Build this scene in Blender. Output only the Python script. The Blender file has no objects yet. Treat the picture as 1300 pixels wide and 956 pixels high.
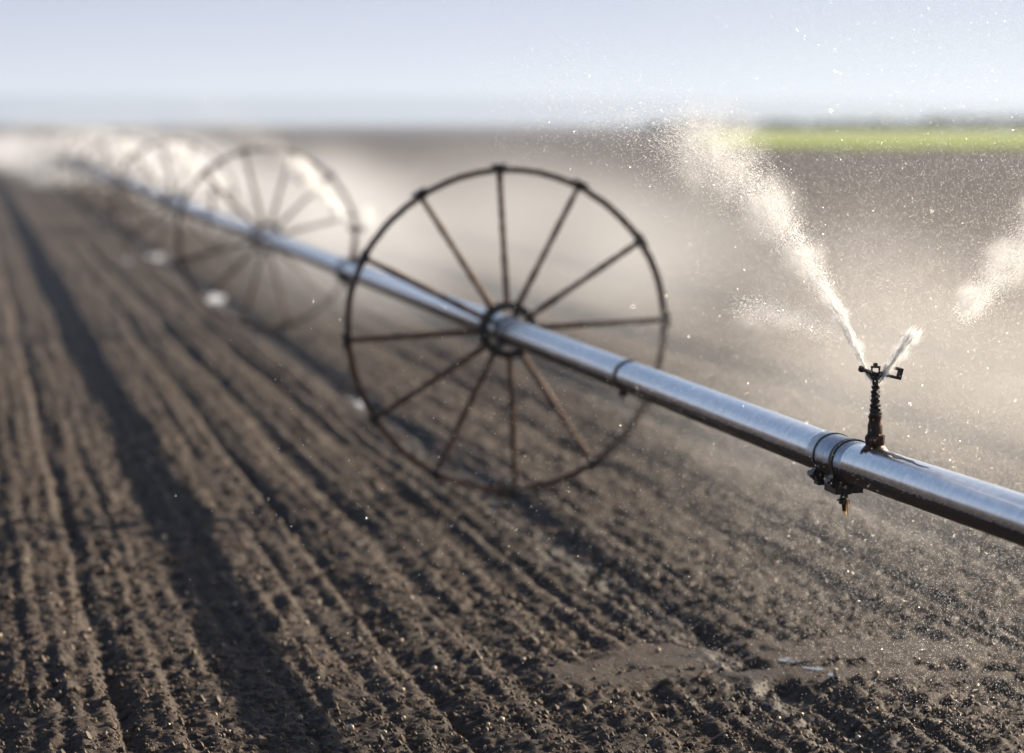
import bpy, math, random
import numpy as np
from mathutils import Vector, Matrix

random.seed(7)
rng = np.random.default_rng(11)
sc = bpy.context.scene
COL = sc.collection

# ------------------------------------------------------------------ camera
cam_d = bpy.data.cameras.new('camera')
cam = bpy.data.objects.new('camera', cam_d)
COL.objects.link(cam)
sc.camera = cam
CAM_H = 1.815
cam.location = (0, 0, CAM_H)
cam.rotation_euler = (math.radians(90 - 4.077), 0, 0)
cam_d.sensor_width = 36
cam_d.lens = 108
cam_d.shift_y = -45 / 1300
cam_d.clip_start = 0.1
cam_d.clip_end = 40000
cam_d.dof.use_dof = True
cam_d.dof.focus_distance = 8.9
cam_d.dof.aperture_fstop = 1.9
cam_d.dof.aperture_blades = 0

# ------------------------------------------------------------------ light
SUN_EL = math.radians(23.8)
SUN_AZ = math.atan2(0.577, 0.817)              # direction to the sun, from +X towards +Y
to_sun = Vector((math.cos(SUN_EL) * math.cos(SUN_AZ), math.cos(SUN_EL) * math.sin(SUN_AZ), math.sin(SUN_EL)))
sd = bpy.data.lights.new('sun', 'SUN')
sd.energy = 5.0
sd.angle = math.radians(0.55)
sd.color = (1.0, 0.855, 0.665)
sun = bpy.data.objects.new('sun', sd)
COL.objects.link(sun)
sun.rotation_euler = to_sun.to_track_quat('Z', 'Y').to_euler()
sun.location = (20, 15, 12)

world = bpy.data.worlds.new('World')
sc.world = world
world.use_nodes = True
wn, wl = world.node_tree.nodes, world.node_tree.links
wn.clear()
w_out = wn.new('ShaderNodeOutputWorld')
w_bg = wn.new('ShaderNodeBackground')
sky = wn.new('ShaderNodeTexSky')
sky.sky_type = 'NISHITA'
sky.sun_disc = False
sky.sun_elevation = SUN_EL
sky.sun_rotation = math.pi / 2 - SUN_AZ
sky.air_density = 0.8
sky.dust_density = 1.5
sky.ozone_density = 3.0
# a thin veil of high cloud in front of the blue
tc = wn.new('ShaderNodeTexCoord')
mp = wn.new('ShaderNodeMapping')
mp.inputs['Scale'].default_value = (1.2, 1.2, 14)
nz = wn.new('ShaderNodeTexNoise')
nz.inputs['Scale'].default_value = 3.0
nz.inputs['Detail'].default_value = 5
rmp = wn.new('ShaderNodeMapRange')
rmp.inputs['From Min'].default_value = 0.35
rmp.inputs['From Max'].default_value = 0.75
rmp.inputs['To Min'].default_value = 0.72
rmp.inputs['To Max'].default_value = 0.95
mixc = wn.new('ShaderNodeMix')
mixc.data_type = 'RGBA'
mixc.inputs['B'].default_value = (2.7, 3.25, 5.6, 1)
wl.new(tc.outputs['Generated'], mp.inputs['Vector'])
wl.new(mp.outputs['Vector'], nz.inputs['Vector'])
wl.new(nz.outputs['Fac'], rmp.inputs['Value'])
sep = wn.new('ShaderNodeSeparateXYZ')
elev = wn.new('ShaderNodeMapRange')                      # the veil lies low over the horizon
elev.interpolation_type = 'SMOOTHSTEP'
elev.inputs['From Min'].default_value = 0.05
elev.inputs['From Max'].default_value = 0.14
elev.inputs['To Min'].default_value = 1.0
elev.inputs['To Max'].default_value = 0.04
mulv = wn.new('ShaderNodeMath'); mulv.operation = 'MULTIPLY'
wl.new(tc.outputs['Generated'], sep.inputs[0])
wl.new(sep.outputs['Z'], elev.inputs['Value'])
wl.new(rmp.outputs['Result'], mulv.inputs[0]); wl.new(elev.outputs['Result'], mulv.inputs[1])
wl.new(mulv.outputs[0], mixc.inputs['Factor'])
wl.new(sky.outputs['Color'], mixc.inputs['A'])
wl.new(mixc.outputs['Result'], w_bg.inputs['Color'])
w_bg.inputs['Strength'].default_value = 0.05
wl.new(w_bg.outputs['Background'], w_out.inputs['Surface'])

vs = sc.view_settings
sc.display_settings.display_device = 'sRGB'
vs.view_transform = 'Standard'
vs.look = 'None'
vs.exposure = 1.15
vs.gamma = 1.0
vs.use_curve_mapping = False
cy = sc.cycles
cy.max_bounces = 8
cy.diffuse_bounces = 6
cy.glossy_bounces = 3
cy.transmission_bounces = 3
cy.volume_bounces = 2
cy.transparent_max_bounces = 16
cy.use_denoising = True
cy.denoising_input_passes = 'RGB_ALBEDO_NORMAL'
cy.denoising_prefilter = 'ACCURATE'
cy.volume_max_steps = 256
cy.sample_clamp_indirect = 6

# ------------------------------------------------------------------ helpers
def nmesh(name, V, F, mat=None, parent=None, smooth=True):
    """V (n,3) array; F (m,k) array of equal-sized faces, or a list of arrays"""
    Fs = F if isinstance(F, list) else [F]
    me = bpy.data.meshes.new(name)
    V = np.asarray(V, dtype=np.float32)
    me.vertices.add(len(V))
    me.vertices.foreach_set('co', V.ravel())
    loops = np.concatenate([np.asarray(f, dtype=np.int32).ravel() for f in Fs])
    tot = np.concatenate([np.full(len(f), np.asarray(f).shape[1], dtype=np.int32) for f in Fs])
    me.loops.add(len(loops))
    me.loops.foreach_set('vertex_index', loops)
    me.polygons.add(len(tot))
    st = np.concatenate([[0], np.cumsum(tot)[:-1]]).astype(np.int32)
    me.polygons.foreach_set('loop_start', st)
    me.polygons.foreach_set('loop_total', tot)
    me.update(calc_edges=True)
    me.validate()
    me.polygons.foreach_set('use_smooth', np.full(len(me.polygons), smooth))
    if mat:
        me.materials.append(mat)
    o = bpy.data.objects.new(name, me)
    COL.objects.link(o)
    if parent:
        o.parent = parent
    return o


def tag(o, label=None, cat=None, group=None, kind=None):
    if label: o['label'] = label
    if cat: o['category'] = cat
    if group: o['group'] = group
    if kind: o['kind'] = kind
    return o


class MB:
    """collects simple shapes and links them as one mesh"""
    def __init__(self):
        self.V, self.Q, self.T, self.n = [], [], [], 0

    def add(self, V, Q=(), T=()):
        self.V.append(np.asarray(V, float))
        if len(Q): self.Q.append(np.asarray(Q, int) + self.n)
        if len(T): self.T.append(np.asarray(T, int) + self.n)
        self.n += len(V)

    def lathe(self, prof, p0=(0, 0, 0), axis=(0, 0, 1), n=20, cap=True, squash=1.0):
        """prof: list of (radius, distance along the axis)"""
        a = Vector(axis).normalized()
        u = a.orthogonal().normalized()
        v = a.cross(u)
        p0 = Vector(p0)
        V = []
        for r, z in prof:
            for k in range(n):
                t = 2 * math.pi * k / n
                V.append(p0 + a * z + u * (r * math.cos(t)) + v * (r * math.sin(t) * squash))
        Q = []
        m = len(prof)
        for i in range(m - 1):
            for k in range(n):
                k2 = (k + 1) % n
                Q.append((i * n + k, i * n + k2, (i + 1) * n + k2, (i + 1) * n + k))
        T = []
        if cap:
            V.append(p0 + a * prof[0][1]); V.append(p0 + a * prof[-1][1])
            c0, c1 = len(V) - 2, len(V) - 1
            for k in range(n):
                k2 = (k + 1) % n
                T.append((c0, k2, k)); T.append((c1, (m - 1) * n + k, (m - 1) * n + k2))
        self.add([tuple(x) for x in V], Q, T)

    def rod(self, a, b, r0, r1=None, n=10):
        a, b = Vector(a), Vector(b)
        r1 = r0 if r1 is None else r1
        self.lathe([(r0, 0), (r1, (b - a).length)], a, b - a, n)

    def box(self, c, s, rot=None):
        M = rot or Matrix.Identity(3)
        c = Vector(c)
        V = [tuple(c + M @ Vector((x * s[0] / 2, y * s[1] / 2, z * s[2] / 2))) for x in (-1, 1) for y in (-1, 1) for z in (-1, 1)]
        self.add(V, [(0, 1, 3, 2), (4, 6, 7, 5), (0, 4, 5, 1), (2, 3, 7, 6), (0, 2, 6, 4), (1, 5, 7, 3)])

    def rough(self, amt, seed=1):
        g = np.random.default_rng(seed)
        self.V = [v + g.normal(size=v.shape) * amt for v in self.V]

    def build(self, name, mat, parent=None, bevel=0.0, smooth=True):
        F = []
        if self.Q: F.append(np.concatenate(self.Q))
        if self.T: F.append(np.concatenate(self.T))
        o = nmesh(name, np.concatenate(self.V), F, mat, parent, smooth)
        if smooth:
            o.data.set_sharp_from_angle(angle=math.radians(38))
        if bevel:
            b = o.modifiers.new('bevel', 'BEVEL')
            b.width = bevel
            b.segments = 2
            b.limit_method = 'ANGLE'
        return o


def hash2(ix, iy, s):
    h = (ix.astype(np.int64) * 374761393 + iy.astype(np.int64) * 668265263 + s * 1442695041) & 0xFFFFFFFF
    h = ((h ^ (h >> 13)) * 1274126177) & 0xFFFFFFFF
    h = (h ^ (h >> 16)) & 0xFFFFFFFF
    h = (h * 2246822519) & 0xFFFFFFFF
    return ((h ^ (h >> 15)) & 0xFFFFFF) / float(0xFFFFFF)


def vnoise(x, y, scale, s=0):
    X, Y = x / scale, y / scale
    ix, iy = np.floor(X), np.floor(Y)
    fx, fy = X - ix, Y - iy
    fx = fx * fx * (3 - 2 * fx); fy = fy * fy * (3 - 2 * fy)
    a, b = hash2(ix, iy, s), hash2(ix + 1, iy, s)
    c, d = hash2(ix, iy + 1, s), hash2(ix + 1, iy + 1, s)
    return (a * (1 - fx) + b * fx) * (1 - fy) + (c * (1 - fx) + d * fx) * fy


# ------------------------------------------------------------------ materials
def newmat(name):
    m = bpy.data.materials.new(name)
    m.use_nodes = True
    nt = m.node_tree
    p = nt.nodes['Principled BSDF']
    return m, nt, p


def N(nt, t, **kw):
    n = nt.nodes.new(t)
    for k, v in kw.items():
        if k in n.inputs: n.inputs[k].default_value = v
        else: setattr(n, k, v)
    return n


def mottled(name, c0, c1, scale, rough=(0.5, 0.7), metal=0.0, bump=0.3, bdist=0.002, detail=6, lo=.35, hi=.65):
    m, nt, p = newmat(name)
    tcn = N(nt, 'ShaderNodeTexCoord')
    n = N(nt, 'ShaderNodeTexNoise', Scale=scale, Detail=detail, Roughness=0.65)
    r = N(nt, 'ShaderNodeValToRGB')
    r.color_ramp.elements[0].position = lo; r.color_ramp.elements[1].position = hi
    r.color_ramp.elements[0].color = (*c0, 1); r.color_ramp.elements[1].color = (*c1, 1)
    mr = N(nt, 'ShaderNodeMapRange'); mr.inputs['To Min'].default_value = rough[0]; mr.inputs['To Max'].default_value = rough[1]
    bp = N(nt, 'ShaderNodeBump', Strength=bump, Distance=bdist)
    L = nt.links.new
    L(tcn.outputs['Object'], n.inputs['Vector'])
    L(n.outputs['Fac'], r.inputs['Fac']); L(r.outputs['Color'], p.inputs['Base Color'])
    L(n.outputs['Fac'], mr.inputs['Value']); L(mr.outputs['Result'], p.inputs['Roughness'])
    L(n.outputs['Fac'], bp.inputs['Height']); L(bp.outputs['Normal'], p.inputs['Normal'])
    p.inputs['Metallic'].default_value = metal
    return m


M_alu = mottled('aluminium', (0.68, 0.73, 0.80), (0.90, 0.92, 0.96), 26, (0.16, 0.32), 1.0, 0.12, 0.001)
M_band = mottled('coupler_metal', (0.45, 0.48, 0.52), (0.7, 0.72, 0.75), 40, (0.25, 0.5), 1.0, 0.2, 0.001)
M_rust = mottled('rusty_steel', (0.018, 0.010, 0.006), (0.190, 0.085, 0.034), 55, (0.35, 0.75), 0.25, 0.6, 0.004)
M_dark = mottled('wet_dark_iron', (0.010, 0.008, 0.006), (0.05, 0.035, 0.022), 90, (0.2, 0.5), 0.3, 0.6, 0.003)
M_brass = mottled('old_brass', (0.012, 0.008, 0.005), (0.085, 0.032, 0.012), 70, (0.25, 0.5), 0.6, 0.6, 0.003)
M_clod = mottled('clod_soil', (0.007, 0.0047, 0.003), (0.170, 0.102, 0.052), 42, (0.5, 0.85), 0, 0.8, 0.004)
M_peb = mottled('pebble', (0.30, 0.20, 0.10), (0.62, 0.52, 0.38), 3.0, (0.25, 0.5), 0, 0.2, 0.002)

def brown_underside(m):
    # darker, rougher mottled brown along the underside of the pipe, with a ragged edge
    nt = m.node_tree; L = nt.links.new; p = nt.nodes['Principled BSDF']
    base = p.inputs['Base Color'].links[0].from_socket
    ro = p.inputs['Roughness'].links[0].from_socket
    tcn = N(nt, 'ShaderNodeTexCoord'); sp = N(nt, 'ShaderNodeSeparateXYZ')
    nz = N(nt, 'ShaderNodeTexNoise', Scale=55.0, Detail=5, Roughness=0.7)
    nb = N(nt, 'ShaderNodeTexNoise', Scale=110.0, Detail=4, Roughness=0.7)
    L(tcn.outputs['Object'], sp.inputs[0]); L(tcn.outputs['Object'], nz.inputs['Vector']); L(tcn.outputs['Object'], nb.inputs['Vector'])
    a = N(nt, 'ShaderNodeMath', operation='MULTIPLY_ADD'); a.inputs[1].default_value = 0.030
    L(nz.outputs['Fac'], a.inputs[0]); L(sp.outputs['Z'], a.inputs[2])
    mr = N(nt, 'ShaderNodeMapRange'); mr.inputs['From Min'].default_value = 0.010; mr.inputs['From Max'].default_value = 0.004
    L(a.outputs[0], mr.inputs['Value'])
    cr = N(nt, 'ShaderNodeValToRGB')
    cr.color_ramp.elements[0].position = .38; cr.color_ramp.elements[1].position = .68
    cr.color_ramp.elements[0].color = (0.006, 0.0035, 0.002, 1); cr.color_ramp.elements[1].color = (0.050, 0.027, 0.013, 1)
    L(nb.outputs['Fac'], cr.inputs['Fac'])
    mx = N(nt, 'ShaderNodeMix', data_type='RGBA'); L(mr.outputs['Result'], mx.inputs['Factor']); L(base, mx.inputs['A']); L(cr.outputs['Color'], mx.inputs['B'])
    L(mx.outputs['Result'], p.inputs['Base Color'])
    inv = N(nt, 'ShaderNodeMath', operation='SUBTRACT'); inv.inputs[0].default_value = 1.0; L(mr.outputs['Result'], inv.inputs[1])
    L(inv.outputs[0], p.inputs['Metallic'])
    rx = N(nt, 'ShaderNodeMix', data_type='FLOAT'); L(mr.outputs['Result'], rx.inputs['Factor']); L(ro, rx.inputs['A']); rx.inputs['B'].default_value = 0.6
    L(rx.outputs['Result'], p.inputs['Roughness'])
brown_underside(M_alu); brown_underside(M_band)

# soil of the field
M_soil, nt, p = newmat('soil')
L = nt.links.new
tcn = N(nt, 'ShaderNodeTexCoord')
n1 = N(nt, 'ShaderNodeTexNoise', Scale=38.0, Detail=7, Roughness=0.7)
n2 = N(nt, 'ShaderNodeTexNoise', Scale=1.3, Detail=4, Roughness=0.6)
vo = N(nt, 'ShaderNodeTexVoronoi', Scale=55.0)
wet = N(nt, 'ShaderNodeAttribute', attribute_name='wet')
r1 = N(nt, 'ShaderNodeValToRGB')
r1.color_ramp.elements[0].position = .3; r1.color_ramp.elements[1].position = .72
r1.color_ramp.elements[0].color = (0.008, 0.0052, 0.0033, 1); r1.color_ramp.elements[1].color = (0.063, 0.0355, 0.0165, 1)
mx = N(nt, 'ShaderNodeMix', data_type='RGBA', blend_type='MULTIPLY'); mx.inputs['Factor'].default_value = 1
r2 = N(nt, 'ShaderNodeValToRGB')
r2.color_ramp.elements[0].position = .3; r2.color_ramp.elements[1].position = .7
r2.color_ramp.elements[0].color = (0.78, 0.76, 0.74, 1); r2.color_ramp.elements[1].color = (1.2, 1.18, 1.14, 1)
mw = N(nt, 'ShaderNodeMix', data_type='RGBA', blend_type='MULTIPLY')
mw.inputs['B'].default_value = (0.30, 0.28, 0.26, 1)
L(tcn.outputs['Object'], n1.inputs['Vector']); L(tcn.outputs['Object'], n2.inputs['Vector']); L(tcn.outputs['Object'], vo.inputs['Vector'])
L(n1.outputs['Fac'], r1.inputs['Fac']); L(n2.outputs['Fac'], r2.inputs['Fac'])
L(r1.outputs['Color'], mx.inputs['A']); L(r2.outputs['Color'], mx.inputs['B'])
L(wet.outputs['Fac'], mw.inputs['Factor']); L(mx.outputs['Result'], mw.inputs['A'])
L(mw.outputs['Result'], p.inputs['Base Color'])
mr = N(nt, 'ShaderNodeMapRange'); mr.inputs['To Min'].default_value = 0.8; mr.inputs['To Max'].default_value = 0.6
L(wet.outputs['Fac'], mr.inputs['Value']); L(mr.outputs['Result'], p.inputs['Roughness'])
b1 = N(nt, 'ShaderNodeBump', Strength=0.7, Distance=0.010)
b2 = N(nt, 'ShaderNodeBump', Strength=0.5, Distance=0.006); b2.invert = True
L(n1.outputs['Fac'], b1.inputs['Height']); L(vo.outputs['Distance'], b2.inputs['Height'])
L(b1.outputs['Normal'], b2.inputs['Normal']); L(b2.outputs['Normal'], p.inputs['Normal'])

# water drops: mostly light going through, a little sparkle
M_drop, nt, p = newmat('water_drop')
nt.nodes.remove(p)
out = nt.nodes['Material Output']
dif = N(nt, 'ShaderNodeBsdfDiffuse', Color=(0.9, 0.9, 0.9, 1))
trl = N(nt, 'ShaderNodeBsdfTranslucent', Color=(0.95, 0.95, 0.94, 1))
glo = N(nt, 'ShaderNodeBsdfGlossy', Color=(1, 1, 1, 1), Roughness=0.25)
m1 = N(nt, 'ShaderNodeMixShader', Fac=0.75); m2 = N(nt, 'ShaderNodeMixShader', Fac=0.2)
nt.links.new(dif.outputs[0], m1.inputs[1]); nt.links.new(trl.outputs[0], m1.inputs[2])
nt.links.new(m1.outputs[0], m2.inputs[1]); nt.links.new(glo.outputs[0], m2.inputs[2])
tr_ = N(nt, 'ShaderNodeBsdfTransparent'); m3 = N(nt, 'ShaderNodeMixShader', Fac=0.42)
nt.links.new(m2.outputs[0], m3.inputs[1]); nt.links.new(tr_.outputs[0], m3.inputs[2])
nt.links.new(m3.outputs[0], out.inputs['Surface'])

M_water, nt, p = newmat('puddle_water')
p.inputs['Base Color'].default_value = (0.03, 0.03, 0.03, 1)
p.inputs['Roughness'].default_value = 0.03
p.inputs['IOR'].default_value = 1.6
p.inputs['Specular IOR Level'].default_value = 0.8
nn = N(nt, 'ShaderNodeTexNoise', Scale=25.0); bb = N(nt, 'ShaderNodeBump', Strength=0.05, Distance=0.001)
nt.links.new(nn.outputs['Fac'], bb.inputs['Height']); nt.links.new(bb.outputs['Normal'], p.inputs['Normal'])

M_drip, nt, p = newmat('lit_drip')
p.inputs['Base Color'].default_value = (1.0, 0.62, 0.2, 1)
p.inputs['Transmission Weight'].default_value = 0.6
p.inputs['Roughness'].default_value = 0.3

M_green = mottled('young_crop', (0.20, 0.25, 0.008), (0.42, 0.47, 0.015), 0.6, (0.5, 0.7), 0, 0.3, 0.05)
M_wood = mottled('dark_wood', (0.018, 0.028, 0.018), (0.05, 0.07, 0.035), 0.5, (0.7, 0.9), 0, 0.5, 0.3)
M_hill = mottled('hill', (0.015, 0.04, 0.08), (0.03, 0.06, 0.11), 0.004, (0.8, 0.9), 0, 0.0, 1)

# ------------------------------------------------------------------ line of the pipe
D = Vector((-0.1750, 0.9846, 0.0)).normalized()     # along the pipe, away from the camera
PERP = Vector((D.y, -D.x, 0))                       # to the right of it
AX = Vector((-0.023, 15.0, 0.80))                   # axle of the nearest wheel in view
SP = 12.2                                           # pipe length between sprinklers
def on_pipe(u, q=0.0, z=0.0):                       # u metres towards the camera
    return AX - D * u + PERP * q + Vector((0, 0, z))

def q_of(x, y):
    return (x - AX.x) * PERP.x + (y - AX.y) * PERP.y
def a_of(x, y):
    return (x - AX.x) * D.x + (y - AX.y) * D.y

# ------------------------------------------------------------------ ground
def silt(x, y):
    """0..1 where water has washed the soil smooth"""
    s = np.zeros_like(x)
    for cx, cy_, rx, ry in ((0.52, 10.35, 0.26, 0.36), (1.2, 10.5, 0.55, 0.24), (0.30, 10.0, 0.20, 0.22), (1.1, 10.05, 0.6, 0.12)):
        d = ((x - cx) / rx) ** 2 + ((y - cy_) / ry) ** 2
        s = np.maximum(s, np.clip(1.5 - d + 1.3 * (vnoise(x, y, 0.13, 5) - .5) + .6 * (vnoise(x, y, 0.05, 6) - .5), 0, 1))
    return s


def wetness(x, y):
    q, a = q_of(x, y), a_of(x, y)
    wob = 0.10 * (vnoise(a, q * 0, 0.9, 3) - .5) + 0.05 * (vnoise(a, q * 0, 0.25, 4) - .5)
    w = np.exp(-((q + 0.06 + wob) / (0.12 + 0.09 * vnoise(a, q * 0, 1.6, 8))) ** 2)
    w = w * (0.55 + 0.55 * vnoise(x, y, 0.16, 9))
    for q0, wd in ((1.63, .14), (3.2, .16), (5.15, .2)):
        w = np.maximum(w, 1.0 * np.exp(-((q - q0 + wob) / wd) ** 2))
    return np.clip(w, 0, 1)


def height(x, y, fine=1.0):
    q, a = q_of(x, y), a_of(x, y)
    qq = q + 0.05 * (vnoise(a, q * 0.3, 2.9, 1) - .5) + 0.012 * (vnoise(a, q, 0.35, 2) - .5)
    P = 0.090
    row = np.floor(qq / P)
    ph = qq / P - row
    amp0 = 0.004 + 0.018 * hash2(row, row * 0 + 3, 21) ** 1.5
    amp1 = 0.004 + 0.018 * hash2(row + 1, row * 0 + 3, 21) ** 1.5
    amp = np.where(ph < .5, amp0, amp1) * (0.25 + 1.1 * vnoise(q, a * .02, 0.45, 22))
    mod = 0.5 + 0.9 * vnoise(a, row * 1.0, 0.8, 31)
    h = -amp * mod * (np.abs(np.cos(math.pi * ph)) ** 3)
    h += 0.020 * (vnoise(q / .050 + .8 * vnoise(a, q, 2.1, 33), a / 1.6, 1.0, 34) - .5) + 0.012 * (vnoise(q / .03, a / .35, 1.0, 35) - .5)
    h += 0.035 * (vnoise(qq, a * 0.02, 0.42, 41) - .5) + 0.02 * (vnoise(x, y, 1.7, 42) - .5)
    for q0, wd, dp in ((-0.06, .12, .055), (1.63, .11, .05), (3.2, .20, .11), (5.15, .22, .11), (-2.55, .09, .05), (-2.15, .05, .03), (-0.85, .05, .035), (-0.5, .04, .025), (-1.15, .04, .03), (.75, .05, .03), (1.1, .04, .03), (8.4, .3, .06)):
        h -= dp * np.exp(-((qq - q0) / wd) ** 2)
    s = silt(x, y)
    k = fine * (1 - 0.85 * s)
    c = 0.022 * (vnoise(x, y, 0.085, 51) ** 2 - .3) + 0.017 * (vnoise(x, y, 0.034, 52) ** 2 - .3) + 0.013 * (vnoise(x, y, 0.021, 53) - .5)
    h = h * (1 - 0.93 * s) + c * k + s * 0.006 * (vnoise(x, y, 0.11, 57) - .5)
    return h


ys = [-60, -20, -5, 0, 3, 5, 6.5, 7.4]
y = 8.0
while y < 19:
    ys.append(y); y += 0.0115 * (y / 9) ** 1.5
while y < 12000:
    ys.append(y); y += 0.036 * (y / 19) ** 2 if y < 600 else y * 0.15
ys = np.array(ys)
nc = 720
c = np.linspace(-1, 1, nc)
ext = np.array([1.15, 1.5, 2.5, 5, 12, 30])
cols = np.concatenate([-ext[::-1], c, ext])
W = 0.31 * np.maximum(ys, 8)
X = cols[None, :] * W[:, None]
Yg = np.repeat(ys[:, None], len(cols), 1)
fade = np.clip((60 - Yg) / 40, 0, 1) * (np.abs(cols)[None, :] <= 1.0) * (Yg > 7.9)
keep = np.clip((300 - Yg) / 250, 0, 1) * (np.abs(cols)[None, :] <= 1.01) * (Yg > 7.9)
Z = height(X, Yg, fade) * keep
nr, ncol = X.shape
idx = np.arange(nr * ncol).reshape(nr, ncol)
Q = np.stack([idx[:-1, :-1], idx[:-1, 1:], idx[1:, 1:], idx[1:, :-1]], -1).reshape(-1, 4)
ground = nmesh('ground', np.stack([X, Yg, Z], -1).reshape(-1, 3), Q, M_soil)
at = ground.data.attributes.new('wet', 'FLOAT', 'POINT')
at.data.foreach_set('value', (wetness(X, Yg) * keep).astype(np.float32).ravel())
tag(ground, 'bare dark brown field drilled in fine rows', 'field', kind='structure')

# loose clods: small jittered lumps lying on the soil
phi = (1 + 5 ** .5) / 2
ICO_V = np.array([(-1, phi, 0), (1, phi, 0), (-1, -phi, 0), (1, -phi, 0), (0, -1, phi), (0, 1, phi), (0, -1, -phi), (0, 1, -phi), (phi, 0, -1), (phi, 0, 1), (-phi, 0, -1), (-phi, 0, 1)]) / 1.902
ICO_F = np.array([(0, 11, 5), (0, 5, 1), (0, 1, 7), (0, 7, 10), (0, 10, 11), (1, 5, 9), (5, 11, 4), (11, 10, 2), (10, 7, 6), (7, 1, 8), (3, 9, 4), (3, 4, 2), (3, 2, 6), (3, 6, 8), (3, 8, 9), (4, 9, 5), (2, 4, 11), (6, 2, 10), (8, 6, 7), (9, 8, 1)])
OCT_V = np.array([(1, 0, 0), (-1, 0, 0), (0, 1, 0), (0, -1, 0), (0, 0, 1), (0, 0, -1)], float)
OCT_F = np.array([(0, 2, 4), (2, 1, 4), (1, 3, 4), (3, 0, 4), (2, 0, 5), (1, 2, 5), (3, 1, 5), (0, 3, 5)])


# a drop: a small open cup of three facets, so light comes through it as through water
CUP_V = np.array([(0, 0, .75), (1.0, 0, -.35), (-.5, .87, -.35), (-.5, -.87, -.35)])
CUP_F = np.array([(0, 1, 2), (0, 2, 3), (0, 3, 1)])


def lumps(name, P, R, mat, base_v=ICO_V, base_f=ICO_F, jit=0.0, stretch=None, smooth=True):
    n, k = len(P), len(base_v)
    V = np.repeat(base_v[None], n, 0)
    if jit:
        V = V * (1 + jit * (rng.random((n, k, 1)) - .5) * 2)
        V = V * (0.7 + 0.6 * rng.random((n, 1, 3)))
    if base_v is CUP_V:                                      # each drop turned its own way
        q4 = rng.normal(size=(n, 4)); q4 /= np.linalg.norm(q4, axis=1, keepdims=True)
        w_, x_, y_, z_ = q4.T
        RM = np.stack([1 - 2 * (y_ * y_ + z_ * z_), 2 * (x_ * y_ - z_ * w_), 2 * (x_ * z_ + y_ * w_),
                       2 * (x_ * y_ + z_ * w_), 1 - 2 * (x_ * x_ + z_ * z_), 2 * (y_ * z_ - x_ * w_),
                       2 * (x_ * z_ - y_ * w_), 2 * (y_ * z_ + x_ * w_), 1 - 2 * (x_ * x_ + y_ * y_)], -1).reshape(n, 3, 3)
        V = np.einsum('nij,nkj->nki', RM, V)
    if stretch is not None:                                  # (n,3) streak vectors
        d = (V * stretch[:, None, :]).sum(-1, keepdims=True)
        V = V + d * stretch[:, None, :]
    V = V * R[:, None, None] + P[:, None, :]
    F = base_f[None] + (np.arange(n) * k)[:, None, None]
    return nmesh(name, V.reshape(-1, 3), F.reshape(-1, 3), mat, smooth=smooth)


n = 150000
yy = 8.2 + 16 * rng.random(n) ** 1.6
xx = (rng.random(n) * 2 - 1) * 0.27 * yy
s = silt(xx, yy)
ok = (rng.random(n) > s * 0.93)
dens = vnoise(xx, yy, 0.22, 77)
ok &= rng.random(n) < (0.35 + dens)
xx, yy = xx[ok], yy[ok]
R = 0.0020 + 0.0075 * rng.random(len(xx)) ** 4 + 0.012 * (rng.random(len(xx)) > .988)
P = np.stack([xx, yy, height(xx, yy) + R * 0.25], -1)
clods = lumps('soil_clods', P, R, M_clod, jit=0.42, smooth=False)
tag(clods, 'loose crumbs and clods of dark brown soil all over the field', 'soil clods', kind='stuff')

n = 170
yy = 9.0 + 9 * rng.random(n) ** 1.3
xx = (rng.random(n) * 2 - 1) * 0.2 * yy
R = 0.005 + 0.006 * rng.random(n)
P = np.stack([xx, yy, height(xx, yy) + R * 0.8], -1)
peb = lumps('pebbles', P, R, M_peb, jit=0.2)
tag(peb, 'scattered pale and amber pebbles glinting on the dark soil', 'pebbles', kind='stuff')

# puddles under the pipe
def puddle(cx, cy_, rx, ry, dz=0.004):
    n = 28
    ang = np.linspace(0, 2 * math.pi, n, endpoint=False)
    rr = 1 + 0.25 * np.sin(ang * 2 + cx * 9) + 0.15 * np.sin(ang * 3 + cy_)
    px, py = cx + rx * rr * np.cos(ang), cy_ + ry * rr * np.sin(ang)
    zc = float(np.mean(height(px, py, np.ones(n)))) + dz
    V = [(cx, cy_, zc)] + [(a, b, zc) for a, b in zip(px, py)]
    V += [(a * 1.0 + (a - cx) * .1, b + (b - cy_) * .1, zc - 0.03) for a, b in zip(px, py)]
    T = [(0, 1 + k, 1 + (k + 1) % n) for k in range(n)]
    Qd = [(1 + k, 1 + n + k, 1 + n + (k + 1) % n, 1 + (k + 1) % n) for k in range(n)]
    o = nmesh('puddle', V, [np.array(T), np.array(Qd)], M_water, smooth=False)
    return tag(o, kind='structure')

for u, q, rx, ry in ((0.35, -0.12, .05, .14), (-5.3, -0.12, .10, .36), (-17.2, -0.10, .15, .8), (-27.0, -0.10, .24, 1.7)):
    g = on_pipe(u, q)
    puddle(g.x, g.y, rx, ry)
puddle(0.94, 10.30, .030, .05, 0.001); puddle(1.00, 10.12, .028, .05, 0.001); puddle(1.06, 10.0, .02, .04, 0.001)

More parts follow.
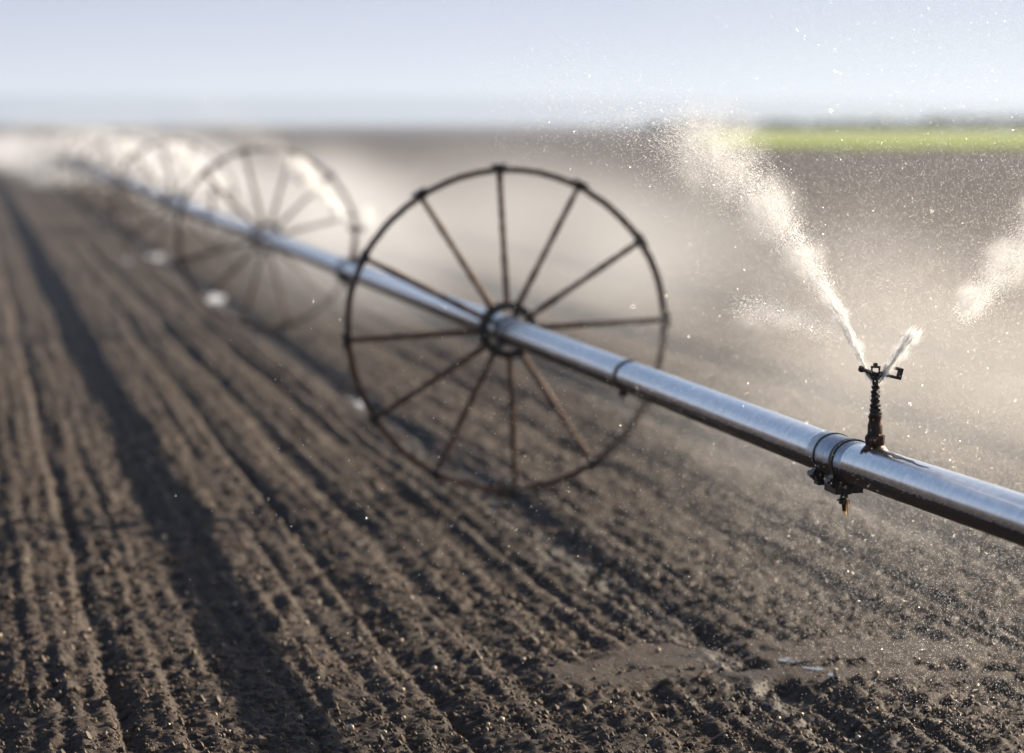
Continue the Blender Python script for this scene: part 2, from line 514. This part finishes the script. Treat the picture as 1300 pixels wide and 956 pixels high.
# ------------------------------------------------------------------ far land
def ridge(name, y0, x0, x1, top, seed, depth, rough):
    xs = np.linspace(x0, x1, 160)
    prof = top(xs) * (0.86 + 0.28 * vnoise(xs, xs * 0, rough, seed)) + 0.06 * top(xs) * vnoise(xs, xs * 0, rough / 6, seed + 1)
    rows = []
    for t, hh in ((0, 0.0), (.25, .45), (.5, .85), (.7, 1.0), (1.0, 0.6), (1.4, 0.0)):
        rows.append(np.stack([xs, np.full_like(xs, y0 + t * depth) + 0.1 * depth * vnoise(xs, xs * 0 + t, rough, seed + 3), prof * hh - 0.3], -1))
    V = np.concatenate(rows)
    i = np.arange(6 * 160).reshape(6, 160)
    Qd = np.stack([i[:-1, :-1], i[:-1, 1:], i[1:, 1:], i[1:, :-1]], -1).reshape(-1, 4)
    return tag(nmesh(name, V, Qd, M_hill), kind='structure')

ridge('hills', 3600, -4000, 4000, lambda x: 43 - 0.015 * (x + 500).clip(-300, 1800), 61, 900, 600)

# strip of young green crop
xs = np.linspace(0, 1, 90)
yr = np.array([200, 200.5, 210, 230, 260, 300, 360, 430, 500, 500.5])
VV = []
for j, yv in enumerate(yr):
    xl = 0.062 * yv + 1.5 * math.sin(yv); xr = 0.9 * yv
    xrow = xl + (xr - xl) * xs ** 1.5
    zz = np.where((j == 0) | (j == len(yr) - 1), -0.1, 0.28 + 0.10 * vnoise(xrow, xrow * 0 + yv, 3.0, 81))
    zz[0] = -0.1
    VV.append(np.stack([xrow, np.full(90, yv), zz * np.ones(90)], -1))
i = np.arange(len(yr) * 90).reshape(len(yr), 90)
Qd = np.stack([i[:-1, :-1], i[:-1, 1:], i[1:, 1:], i[1:, :-1]], -1).reshape(-1, 4)
crop = nmesh('young_crop', np.concatenate(VV), Qd, M_green)
tag(crop, 'bright green strip of young crop across the far right of the field', 'crop', kind='stuff')

# low dark wood behind the crop
n = 1500
wx = 24 + 260 * rng.random(n) ** 1.2
wy = 545 + 26 * rng.random(n) + 0.05 * wx
hh = 1.2 + 1.2 * vnoise(wx, wx * 0, 9.0, 91) + .8 * (vnoise(wx, wx * 0, 31.0, 92) - .3)
R = 0.35 + 0.5 * rng.random(n)
P = np.stack([wx, wy, hh * rng.random(n) ** .6], -1)
wood = lumps('far_wood', P, R, M_wood, jit=0.35, smooth=False)
tag(wood, 'low dark line of far trees behind the green crop', 'trees', kind='stuff')

# ------------------------------------------------------------------ the irrigation line
line = bpy.data.objects.new('wheel_line_irrigator', None)
COL.objects.link(line)
line.location = (AX.x, AX.y, 0)
tag(line, 'long silver irrigation pipe carried by dark spoked steel wheels with spraying sprinklers', 'irrigation line')
# local frame of the line: x along the pipe AWAY from the camera, y to the LEFT, z up, origin on the ground under the near wheel
line.rotation_euler = (0, 0, math.atan2(D.y, D.x))
AXZ = 0.80
PR = 0.0635
WR = 0.797

def copy_tree(o, parent, off):
    c_ = o.copy(); COL.objects.link(c_); c_.parent = parent
    if off is not None:
        c_.location = o.location + Vector(off)
    for ch in [k for k in bpy.data.objects if k.parent == o]:
        copy_tree(ch, c_, None)
    return c_

# --- wheel: rim (the part's own mesh), hub, spokes, lugs
def wheel_mesh_rim(mb):
    n = 192
    gr = random.Random(4)
    prof = [(WR, -.040), (WR, .040), (WR - .007, .040), (WR - .007, .006), (WR - .028, .006), (WR - .028, -.006), (WR - .007, -.006), (WR - .007, -.040)]
    V, Qd = [], []
    for k in range(n):
        t = 2 * math.pi * k / n
        wob = 0.004 * math.sin(3 * t + .5) + .003 * math.sin(5 * t) + gr.uniform(-.0018, .0018)
        for r, x in prof:
            V.append((x, (r + wob) * math.cos(t), (r + wob) * math.sin(t)))
    m = len(prof)
    for k in range(n):
        for j in range(m):
            Qd.append((k * m + j, k * m + (j + 1) % m, ((k + 1) % n) * m + (j + 1) % m, ((k + 1) % n) * m + j))
    mb.add(V, Qd)

def spoke_mb(mb, th, side):
    c_, s_ = math.cos(th), math.sin(th)
    a_, b_ = Vector((side * .035, .125 * c_, .125 * s_)), Vector((side * .008, (WR - .010) * c_, (WR - .010) * s_))
    ln_ = (b_ - a_).length
    gr = random.Random(int(th * 100) + 5)              # caked mud makes the bars uneven
    bow = gr.uniform(-.004, .004)
    prof = [((.0135 + gr.random() * .0055) * (1 - .12 * i / 26), ln_ * i / 26) for i in range(27)]
    mb.lathe(prof, a_, b_ - a_, 8)
    mb.lathe([(.017, 0), (.014, .035)], (side * .035, .13 * c_, .13 * s_), (0, c_, s_), 8)

def lug_mb(mb, th):
    c_, s_ = math.cos(th), math.sin(th)
    R3 = Matrix.Rotation(th, 3, 'X')
    mb.box((0, (WR - .008) * c_, (WR - .008) * s_), (.050, .036, .050), R3)
    mb.box((0, (WR + .010) * c_, (WR + .010) * s_), (.066, .010, .075), R3)
    mb.lathe([(.010, 0), (.010, .02)], (-.040, (WR - .012) * c_, (WR - .012) * s_), (1, 0, 0), 6)

def hub_mb(mb):
    prof = [(.102, -.009), (.140, -.009), (.140, .009), (.102, .009)]
    for x0 in (-.035, .035):
        n = 40
        V, Qd = [], []
        for k in range(n):
            t = 2 * math.pi * k / n
            for r, x in prof: V.append((x0 + x, r * math.cos(t), r * math.sin(t)))
        for k in range(n):
            for j in range(4):
                Qd.append((k * 4 + j, k * 4 + (j + 1) % 4, ((k + 1) % n) * 4 + (j + 1) % 4, ((k + 1) % n) * 4 + j))
        mb.add(V, Qd)
        for k in range(4):
            t = k * math.pi / 2 + .5
            mb.rod((x0, .062 * math.cos(t), .062 * math.sin(t)), (x0, .118 * math.cos(t), .118 * math.sin(t)), .013, .011, 8)
    for k in range(8):
        t = k * math.pi / 4 + .2
        mb.rod((-.055, .127 * math.cos(t), .127 * math.sin(t)), (.055, .127 * math.cos(t), .127 * math.sin(t)), .007, .007, 6)
    mb.lathe([(.0655, -.07), (.074, -.07), (.074, -.045), (.0655, -.045)], (0, 0, 0), (1, 0, 0), 28, cap=False)

TH0 = math.radians(-3)     # spokes slightly off plumb, as in the picture
def make_wheel():
    mb = MB(); wheel_mesh_rim(mb)
    w = mb.build('wheel', M_rust, line)
    w.location = (0, 0, AXZ)
    mb = MB(); hub_mb(mb); mb.build('hub', M_dark, w)
    for k in range(12):
        th = math.pi / 2 + TH0 + k * math.pi / 6
        mb = MB(); spoke_mb(mb, th, 1 if k % 2 else -1); mb.build('spoke', M_rust, w)
        mb = MB(); lug_mb(mb, th); mb.build('lug', M_dark, w)
    mb = MB()
    mb.lathe([(.0640, -.16), (.0675, -.16), (.0675, .16), (.0640, .16)], (0, 0, 0), (1, 0, 0), 32, cap=False)
    mb.build('sleeve', M_band, w)
    return w

wheel0 = make_wheel()
turns = [0, 0.33, -0.12]
for k in (1, 2):
    w = copy_tree(wheel0, line, (SP * k, 0, 0))
    w.rotation_euler = (turns[k], 0, 0)
mb = MB()
wheel_mesh_rim(mb); hub_mb(mb)
for k in range(12):
    th = math.pi / 2 + k * math.pi / 6
    spoke_mb(mb, th, 1 if k % 2 else -1); lug_mb(mb, th)
wf = mb.build('wheel', M_rust, line)
wf.location = (SP * 3, 0, AXZ)
for k in range(4, 10):
    w = wf.copy(); COL.objects.link(w); w.parent = line; w.location = (SP * k, 0, AXZ); w.rotation_euler = (0.17 * k, 0, 0)

# --- pipe sections, from coupler to coupler; couplers 5.85 m towards the camera of each wheel
UC = 5.855
def make_pipe():
    mb = MB()
    ln = SP - 0.30
    prof = [(PR, i * ln / 24) for i in range(25)]
    mb.lathe(prof, (0.15, 0, 0), (1, 0, 0), 48, cap=False)
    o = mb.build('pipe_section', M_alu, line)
    o.location = (-UC - .0, 0, AXZ)
    return o
pipe0 = make_pipe()
for k in list(range(-1, 0)) + list(range(1, 10)):
    o = pipe0.copy(); COL.objects.link(o); o.parent = line; o.location = pipe0.location + Vector((SP * k, 0, 0))

# --- coupler: sleeve + dark rings + clamp lumps + hanging drain valve
def make_coupler():
    mb = MB()
    mb.lathe([(.0628, -.18), (.0665, -.175), (.0665, .09), (.0675, .095), (.0675, .175), (.0628, .18)], (0, 0, 0), (1, 0, 0), 48, cap=False)
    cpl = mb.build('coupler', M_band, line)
    cpl.location = (-UC, 0, AXZ)
    for x0, w_, r_ in ((.095, .007, .0700), (-.084, .007, .0710), (-.106, .010, .0715)):
        mb = MB()
        mb.lathe([(.066, x0 - w_), (r_, x0 - w_ * .8), (r_, x0 + w_ * .8), (.066, x0 + w_)], (0, 0, 0), (1, 0, 0), 48, cap=False)
        mb.build('clamp_ring', M_dark, cpl)
    mb = MB()
    for x0 in (.095, -.095):
        for sgn in (1, -1):
            mb.box((x0, .060 * sgn, -.058), (.036, .034, .030), Matrix.Rotation(.7 * sgn, 3, 'X'))
            mb.rod((x0 - .03, .072 * sgn, -.052), (x0 + .03, .072 * sgn, -.052), .0065, .0065, 6)
    mb.box((0, 0, -.078), (.22, .06, .028)); mb.box((-.03, .03, -.070), (.09, .05, .05)); mb.box((.09, .035, -.062), (.05, .05, .05)); mb.box((-.10, .035, -.066), (.05, .05, .055))
    mb.build('latch', M_dark, cpl)
    mb = MB()
    mb.lathe([(.020, 0), (.020, .018), (.013, .022), (.013, .045), (.017, .048), (.017, .062), (.008, .066), (.006, .085)], (-.03, .005, -.070), (0, 0, -1), 14)
    mb.rod((-.03, .0, -.115), (.02, .012, -.128), .0035, .003, 6)
    mb.build('drain_valve', M_dark, cpl)
    return cpl
cpl0 = make_coupler()
for k in range(1, 9): copy_tree(cpl0, line, (SP * k, 0, 0))

# dark strap round the pipe between wheel and coupler
mb = MB()
mb.lathe([(.0637, -.022), (.0685, -.018), (.0685, .018), (.0637, .022)], (0, 0, 0), (1, 0, 0), 40, cap=False)
mb.box((0, .03, -.066), (.035, .03, .018)); mb.rod((0, .03, -.06), (0, .03, -.095), .005)
strap = mb.build('strap', M_dark, line); strap.location = (-2.82, 0, AXZ)

# wet streak running from the sprinkler base along the pipe
def streak(x0, x1, a0, a1, w0, w1, name='water_streak'):
    n = 40; V = []; Qd = []
    for i in range(n + 1):
        t = i / n
        a_ = a0 + (a1 - a0) * t + .05 * math.sin(t * 17) * t
        w_ = (w0 * (1 - t) + w1 * t) * (1 + .5 * math.sin(t * 31) * .6) * (1 - t ** 8)
        for e, r_ in ((-1, PR - .0005), (-.4, PR + .0014), (.4, PR + .0014), (1, PR - .0005)):
            V.append((x0 + (x1 - x0) * t, (r_) * math.sin(a_ + e * w_), (r_) * math.cos(a_ + e * w_)))
    for i in range(n):
        for j in range(3): Qd.append((i * 4 + j, i * 4 + j + 1, i * 4 + j + 5, i * 4 + j + 4))
    mb = MB(); mb.add(V, Qd)
    return mb.build(name, M_dark, pipe_near)
pipe_near = [o for o in bpy.data.objects if o.name.startswith('pipe_section') and o.location.x < -12][0]
pipe_near.rotation_euler = (0, .012, 0)          # the line sags at the coupler and rises again towards the next wheel
pipe_near.location.z += .012 * 12.2
st = streak(0, -.55, .05, .33, .28, .05); st.location = (-6.20 - pipe_near.location.x, 0, 0)

# --- impact sprinkler
US = 6.18
def make_sprinkler():
    mb = MB()
    # base boss and rusty reducer
    mb.lathe([(.044, .048), (.040, .062), (.032, .070), (.027, .076), (.027, .105), (.0225, .110), (.0225, .135), (.0185, .142), (.0185, .152), (.0205, .154), (.0205, .162)], n=14)
    mb.lathe([(.0295, .078), (.031, .082), (.031, .098), (.0295, .102)], n=6); mb.rough(.0009)
    s_ = mb.build('sprinkler', M_brass, line)
    s_.location = (-US, 0, AXZ)
    mb = MB()
    prof = [(.018, .160)]
    z = .163
    for i in range(7):
        r_ = .0185 - .0012 * i
        prof += [(r_, z), (r_, z + .006), (r_ - .004, z + .008), (r_ - .004, z + .0115)]
        z += .013
    mb.lathe(prof, n=10)
    mb.lathe([(.009, z - .002), (.0075, z + .012), (.010, z + .014), (.010, z + .022), (.006, z + .026)], n=10)
    mb.rough(.0012, 3)
    mb.build('spring_body', M_dark, s_)
    ZT = z + .018
    # bridge (frame) above the body, with the top screw
    mb = MB()
    mb.box((0, .011, ZT + .013), (.008, .005, .036)); mb.box((0, -.011, ZT + .013), (.008, .005, .036))
    mb.box((0, 0, ZT + .032), (.011, .028, .006))
    mb.lathe([(.007, 0), (.007, .008), (.004, .010)], (0, 0, ZT + .034), n=8)
    mb.build('bridge', M_dark, s_)
    mb = MB()
    mb.rod((0, 0, ZT - .004), (.012, .026, ZT + .014), .0075, .0048, 8)
    mb.rod((0, 0, ZT - .004), (-.010, -.022, ZT + .012), .006, .004, 8)
    mb.build('nozzle', M_dark, s_)
    mb = MB()    # impact arm: weight on the left, open spoon frame on the right
    mb.rod((0, .0, ZT + .010), (0, .034, ZT + .023), .0072, .0060, 8)
    mb.lathe([(.006, -.004), (.0095, 0), (.0095, .010), (.006, .014)], (0, .036, ZT + .024), (0, .9, .35), 10)
    mb.rod((0, .0, ZT + .010), (0, -.028, ZT + .016), .0055, .0050, 8)
    mb.build('impact_arm', M_dark, s_)
    mb = MB()
    Rm = Matrix.Rotation(-math.radians(-14), 3, 'X') @ Matrix.Identity(3)
    cx = Vector((0, -.050, ZT + .017))
    for dy, dz, sy, sz in ((.019, 0, .018, .034), (-.021, 0, .016, .034), (0, .013, .056, .009), (0, -.013, .056, .009)):
        mb.box(cx + Rm @ Vector((0, dy, dz)), (.012, sy, sz), Rm)
    mb.build('spoon', M_dark, s_, bevel=.0015)
    return s_
spr0 = make_sprinkler()
spr0.rotation_euler = (0, 0, math.radians(-10))
for k in range(1, 9):
    s_ = copy_tree(spr0, line, (SP * k, 0, 0)); s_.rotation_euler = (0, 0, -0.17 + 0.6 * k)

mb = MB()
mb.lathe([(.0030, 0), (.0042, .012), (.0036, .030), (.0046, .040), (.001, .046)], (-.045, 0, -.118), (0, 0, -1), 10)
dr = mb.build('drip', M_drip, cpl0)

# ------------------------------------------------------------------ spray
HEAD = on_pipe(US, 0, 0.268)
bpy.context.view_layer.update()

def jet_points(P0, path, n, s0, s1, r0, r1, power=1.0, t_lo=0.0):
    """drops round a bent path; path = offsets from P0; spread s0->s1"""
    path = np.array(path, float)
    seg = np.linalg.norm(np.diff(path, axis=0), axis=1)
    cum = np.concatenate([[0], np.cumsum(seg)]) / seg.sum()
    t = t_lo + (1 - t_lo) * rng.random(n) ** power
    P = np.stack([np.interp(t, cum, path[:, i]) for i in range(3)], -1)
    sg = s0 + (s1 - s0) * t ** 1.3
    # pulses: clumps of drops thrown out by each stroke of the arm
    P = P + rng.normal(size=(n, 3)) * sg[:, None]
    Rr = r0 + (r1 - r0) * rng.random(n) ** 3
    Tn = np.stack([np.interp(t + .03, cum, path[:, i]) - np.interp(t - .03, cum, path[:, i]) for i in range(3)], -1)
    Tn /= np.linalg.norm(Tn, axis=1, keepdims=True) + 1e-9
    return P + np.array(P0)[None], Rr, Tn * 0.9

def cat(parts):
    return [np.concatenate(k) for k in zip(*parts)]

# near sprinkler: one long jet to the left and away, one to the right, and a low side spray
A = []
hx = tuple(HEAD)
J1 = [(-.015, 0, .0), (-.10, .03, .185), (-.125, .05, .225)]
A.append(jet_points(hx, J1, 1300, .006, .015, .0009, .0022))
J1b = [(-.14, .06, .25), (-.22, .10, .38), (-.30, .16, .50), (-.40, .25, .62), (-.60, .45, .73)]
A.append(jet_points(hx, J1b, 17000, .018, .085, .0009, .0020, 1.0))
A.append(jet_points(hx, [(-.25, .1, .42), (-.38, .2, .60), (-.62, .5, .74), (-1.1, 1.2, .86)], 7000, .03, .13, .0008, .0020, 1.0))
J2 = [(.012, 0, -.01), (.058, -.04, .073), (.101, -.08, .141)]
A.append(jet_points(hx, J2, 1500, .006, .013, .0009, .0022))
J2b = [(.215, -.20, .195), (.31, -.28, .32), (.44, -.36, .47), (.58, -.46, .58), (.80, -.6, .72)]
A.append(jet_points(hx, J2b, 16000, .020, .085, .0009, .0022, 1.0))
A.append(jet_points(hx, [(-.40, .1, .215), (-.28, .05, .185), (-.12, .05, .13)], 2600, .022, .020, .0008, .0018))
def streams(P0, path, n, s0, s1, r, fac, power=1.0):
    P, Rr, Tn = jet_points(P0, path, n, s0, s1, r * .6, r * 1.3, power)
    return P, Rr, Tn / 0.9 * fac
A.append(streams(hx, J1, 420, .002, .011, .0017, 4.2, .8))
A.append(streams(hx, J1b, 500, .012, .035, .0012, 4.0, 1.3))
A.append(streams(hx, J2, 380, .002, .009, .0018, 4.0, .8))
A.append(streams(hx, J2b, 500, .014, .04, .0012, 4.0, 1.3))
Pj, Rj, Sj = cat(A)
jets = lumps('water_spray', Pj, Rj, M_drop, CUP_V, CUP_F, stretch=Sj, smooth=False)
tag(jets, 'bright white jets of water drops thrown from the nearest sprinkler', 'water spray', kind='stuff')

# fine drops drifting and falling all round the near sprinklers
n = 430000
cx_, cy_ = HEAD.x, HEAD.y
px = cx_ + rng.normal(size=n) * 1.15 - .15
py = cy_ + .9 + rng.normal(size=n) * 1.5
pz = 0.05 + 1.15 * np.abs(rng.normal(size=n) * .8 + .62)
okm = (pz > .03) & (pz < 3.2) & (py > 7.4)
# less in front of the pipe than behind it
qv = q_of(px, py)
okm &= (rng.random(n) < np.where(qv < 0.0, 0.16 * np.exp(qv * 1.4), 1.0))
P = np.stack([px, py, pz], -1)[okm]
R = 0.0010 + 0.0009 * rng.random(len(P)) ** 3
S = np.tile(np.array([[0.1, 0.05, -0.5]]), (len(P), 1))
drops = lumps('water_drops', P, R, M_drop, CUP_V, CUP_F, stretch=S, smooth=False)
tag(drops, 'fine sunlit water drops drifting over the pipe and the field', 'water drops', kind='stuff')

# the jets of the sprinklers farther along the line
A = []
for k in range(1, 9):
    b = on_pipe(US - SP * k, 0, .27)
    sc_ = 1.0 + .15 * k
    n = int(5200 / (1 + .12 * k))
    A.append(jet_points(tuple(b), [(-.30, .1, .35), (-.45, .2, .50), (-.62, .3, .62), (-1.2, .8, .8)], n, .012, .16, .0016, .0042, 1.3))
    A.append(streams(tuple(b), [(0, 0, 0), (-.15, .03, .18), (-.33, .06, .37)], 130, .006, .035, .0034, 3.2, .9))
    if k < 4:
        A.append(jet_points(tuple(b), [(0, 0, 0), (-.15, .03, .18), (-.30, .05, .35), (-.42, .08, .46)], 1200, .012, .034, .0028, .0050, .9))
    A.append(jet_points(tuple(b), [(0, 0, 0), (.3, .5, .3), (.8, 1.0, .62), (1.6, 1.5, .75)], n // 2, .02, .2, .0016, .004, 1.0))
Pj, Rj, Sj = cat(A)
jf = lumps('water_spray', Pj, Rj, M_drop, CUP_V, CUP_F, stretch=Sj, smooth=False)
tag(jf, 'blurred white plumes of water from the sprinklers farther down the line', 'water spray', kind='stuff')

# ------------------------------------------------------------------ mist and haze
def mist_mat(name, dens, centres, zs, step, aniso=0.55, noise_scale=1.3, lo=.34, hi=.70, tint=(0.97, 0.95, 0.92, 1)):
    """density = sum of soft round clouds (object space) times noise"""
    m = bpy.data.materials.new(name); m.use_nodes = True
    nt = m.node_tree; nt.nodes.clear(); L = nt.links.new
    out = N(nt, 'ShaderNodeOutputMaterial')
    pv = N(nt, 'ShaderNodeVolumePrincipled', Color=tint, Anisotropy=aniso)
    tcn = N(nt, 'ShaderNodeTexCoord')
    tot = None
    for (c_, r_, w_) in centres:
        sub = N(nt, 'ShaderNodeVectorMath', operation='SUBTRACT'); sub.inputs[1].default_value = c_
        div = N(nt, 'ShaderNodeVectorMath', operation='DIVIDE'); div.inputs[1].default_value = r_
        ln = N(nt, 'ShaderNodeVectorMath', operation='LENGTH')
        L(tcn.outputs['Object'], sub.inputs[0]); L(sub.outputs[0], div.inputs[0]); L(div.outputs[0], ln.inputs[0])
        rr = N(nt, 'ShaderNodeMapRange', interpolation_type='SMOOTHSTEP')
        rr.inputs['From Min'].default_value = 1; rr.inputs['From Max'].default_value = 0.0
        rr.inputs['To Min'].default_value = 0; rr.inputs['To Max'].default_value = w_
        L(ln.outputs['Value'], rr.inputs['Value'])
        if tot is None: tot = rr.outputs['Result']
        else:
            ad = N(nt, 'ShaderNodeMath', operation='ADD'); L(tot, ad.inputs[0]); L(rr.outputs['Result'], ad.inputs[1]); tot = ad.outputs[0]
    nz = N(nt, 'ShaderNodeTexNoise', Scale=noise_scale, Detail=1, Roughness=0.55)
    L(tcn.outputs['Object'], nz.inputs['Vector'])
    nr_ = N(nt, 'ShaderNodeMapRange'); nr_.inputs['From Min'].default_value = lo; nr_.inputs['From Max'].default_value = hi
    nr_.inputs['To Min'].default_value = 0.08; nr_.inputs['To Max'].default_value = 1.9
    L(nz.outputs['Fac'], nr_.inputs['Value'])
    mu = N(nt, 'ShaderNodeMath', operation='MULTIPLY'); L(tot, mu.inputs[0]); L(nr_.outputs['Result'], mu.inputs[1])
    m2 = N(nt, 'ShaderNodeMath', operation='MULTIPLY'); L(mu.outputs[0], m2.inputs[0]); m2.inputs[1].default_value = dens
    L(m2.outputs[0], pv.inputs['Density'])
    L(pv.outputs[0], out.inputs['Volume'])
    m.cycles.volume_step_rate = step
    return m

def mist(name, c0, size, mat, label):
    mb = MB(); mb.box((0, 0, size[2] / 2), size)
    o = mb.build(name, mat, smooth=False)
    o.location = c0; o.rotation_euler = (0, 0, math.atan2(D.y, D.x))
    return tag(o, label, 'mist', kind='stuff')

# object space: x along the line away from the camera, y left, z up
c1 = [((-2.7, -0.5, 1.10), (2.7, 1.4, .50), 2.6), ((-1.5, .1, 1.05), (2.0, 1.0, .72), 1.6), ((1.5, -.5, .60), (4.5, 1.4, .95), .6), ((3.4, -.7, .75), (3, 1.2, 1.0), .8)]
MM1 = mist_mat('near_mist', 0.10, c1, 1, 1.0)
mist('spray_mist', on_pipe(3.2, 0.8, -.78), (11.8, 5.4, 2.6), MM1, 'pale sunlit mist hanging behind the nearest sprinkler and wheel')
cj = [((-.05, .015, .09), (.030,) * 3, 1.0), ((-.10, .03, .185), (.040,) * 3, .8), ((-.02, .0, .03), (.018,) * 3, 1.2), ((-.125, .05, .235), (.048,) * 3, .6),
      ((.035, -.02, .035), (.026,) * 3, 1.2), ((.065, -.048, .085), (.036,) * 3, 1.2), ((.095, -.075, .13), (.036,) * 3, 1.0),
      ((-.20, .09, .35), (.09,) * 3, .22), ((-.30, .16, .50), (.13,) * 3, .15), ((-.45, .3, .66), (.20,) * 3, .10),
      ((.25, -.23, .25), (.07,) * 3, .35), ((.33, -.30, .35), (.10,) * 3, .28), ((.44, -.37, .47), (.13,) * 3, .2),
      ((.05, .2, .22), (.45, .4, .28), .010), ((-.3, .1, .17), (.16, .1, .06), .08)]
MJ = mist_mat('jet_mist', 34.0, cj, 1, 0.36, aniso=.4, noise_scale=16.0, tint=(1, 1, 1, 1))
mb = MB(); mb.box((-.02, .02, .40), (1.36, 1.1, .98))
jm = mb.build('spray_mist', MJ, smooth=False)
jm.location = HEAD
tag(jm, 'dense white mist wrapped round the two jets of the nearest sprinkler', 'mist', kind='stuff')
cf = [((-.06, .0, .07), (.06,) * 3, 1.0), ((-.13, .02, .15), (.075,) * 3, 1.0), ((-.21, .04, .24), (.09,) * 3, .9), ((-.29, .05, .33), (.11,) * 3, .7), ((-.38, .07, .42), (.13,) * 3, .4),
      ((.10, .1, .10), (.10,) * 3, .5)]
MF = mist_mat('far_jet_mist', 42.0, cf, 1, 0.8, aniso=.4, noise_scale=9.0, tint=(1, 1, 1, 1))
for k, wh in ((1, 'blurred white jet of water above the pipe between the near and second wheels'), (2, 'small white blur of water above the pipe beyond the second wheel'), (3, 'faint white blur of water far along the pipe near the horizon')):
    mb = MB(); mb.box((-.05, .1, .26), (.96, .56, .62))
    jq = mb.build('spray_mist', MF, smooth=False)
    jq.location = on_pipe(US - SP * k, 0, .27)
    tag(jq, wh, 'mist', kind='stuff')
c2 = [((x, -.85 + .2 * (i % 3), .80), (5.5, 1.15, 1.0), (.25, .35, .6, 1, 1.2, 1.3, 1.3, 1.3)[i]) for i, x in enumerate((-36, -28, -20, -8, 5, 18, 32, 47))]
c2 += [((-47, -1.2, .75), (7, 2.9, 1.05), .26), ((-42, -.6, .8), (5, 1.6, 1.0), .20), ((40, 1.6, .7), (15, 4.0, 1.0), .28), ((14, .6, .7), (12, 2.2, 1.0), .4)]
MM2 = mist_mat('far_mist', 0.75, c2, 1, 0.45, noise_scale=.5, tint=(0.93, 0.94, 0.96, 1))
m2o = mist('spray_mist', on_pipe(-59, 0.8, -.78), (110, 12.6, 2.8), MM2, 'white mist along the farther part of the irrigation line')

M_haze = bpy.data.materials.new('haze_air'); M_haze.use_nodes = True
nt = M_haze.node_tree; nt.nodes.clear()
out = N(nt, 'ShaderNodeOutputMaterial')
pv = N(nt, 'ShaderNodeVolumePrincipled', Color=(0.62, 0.73, 0.90, 1), Density=0.00046, Anisotropy=0.2)
nt.links.new(pv.outputs[0], out.inputs['Volume'])
mb = MB(); mb.box((0, 5900, 44), (26000, 12200, 90))
hz = mb.build('haze', M_haze, smooth=False)
tag(hz, 'pale haze over the far field and hills', 'haze', kind='stuff')
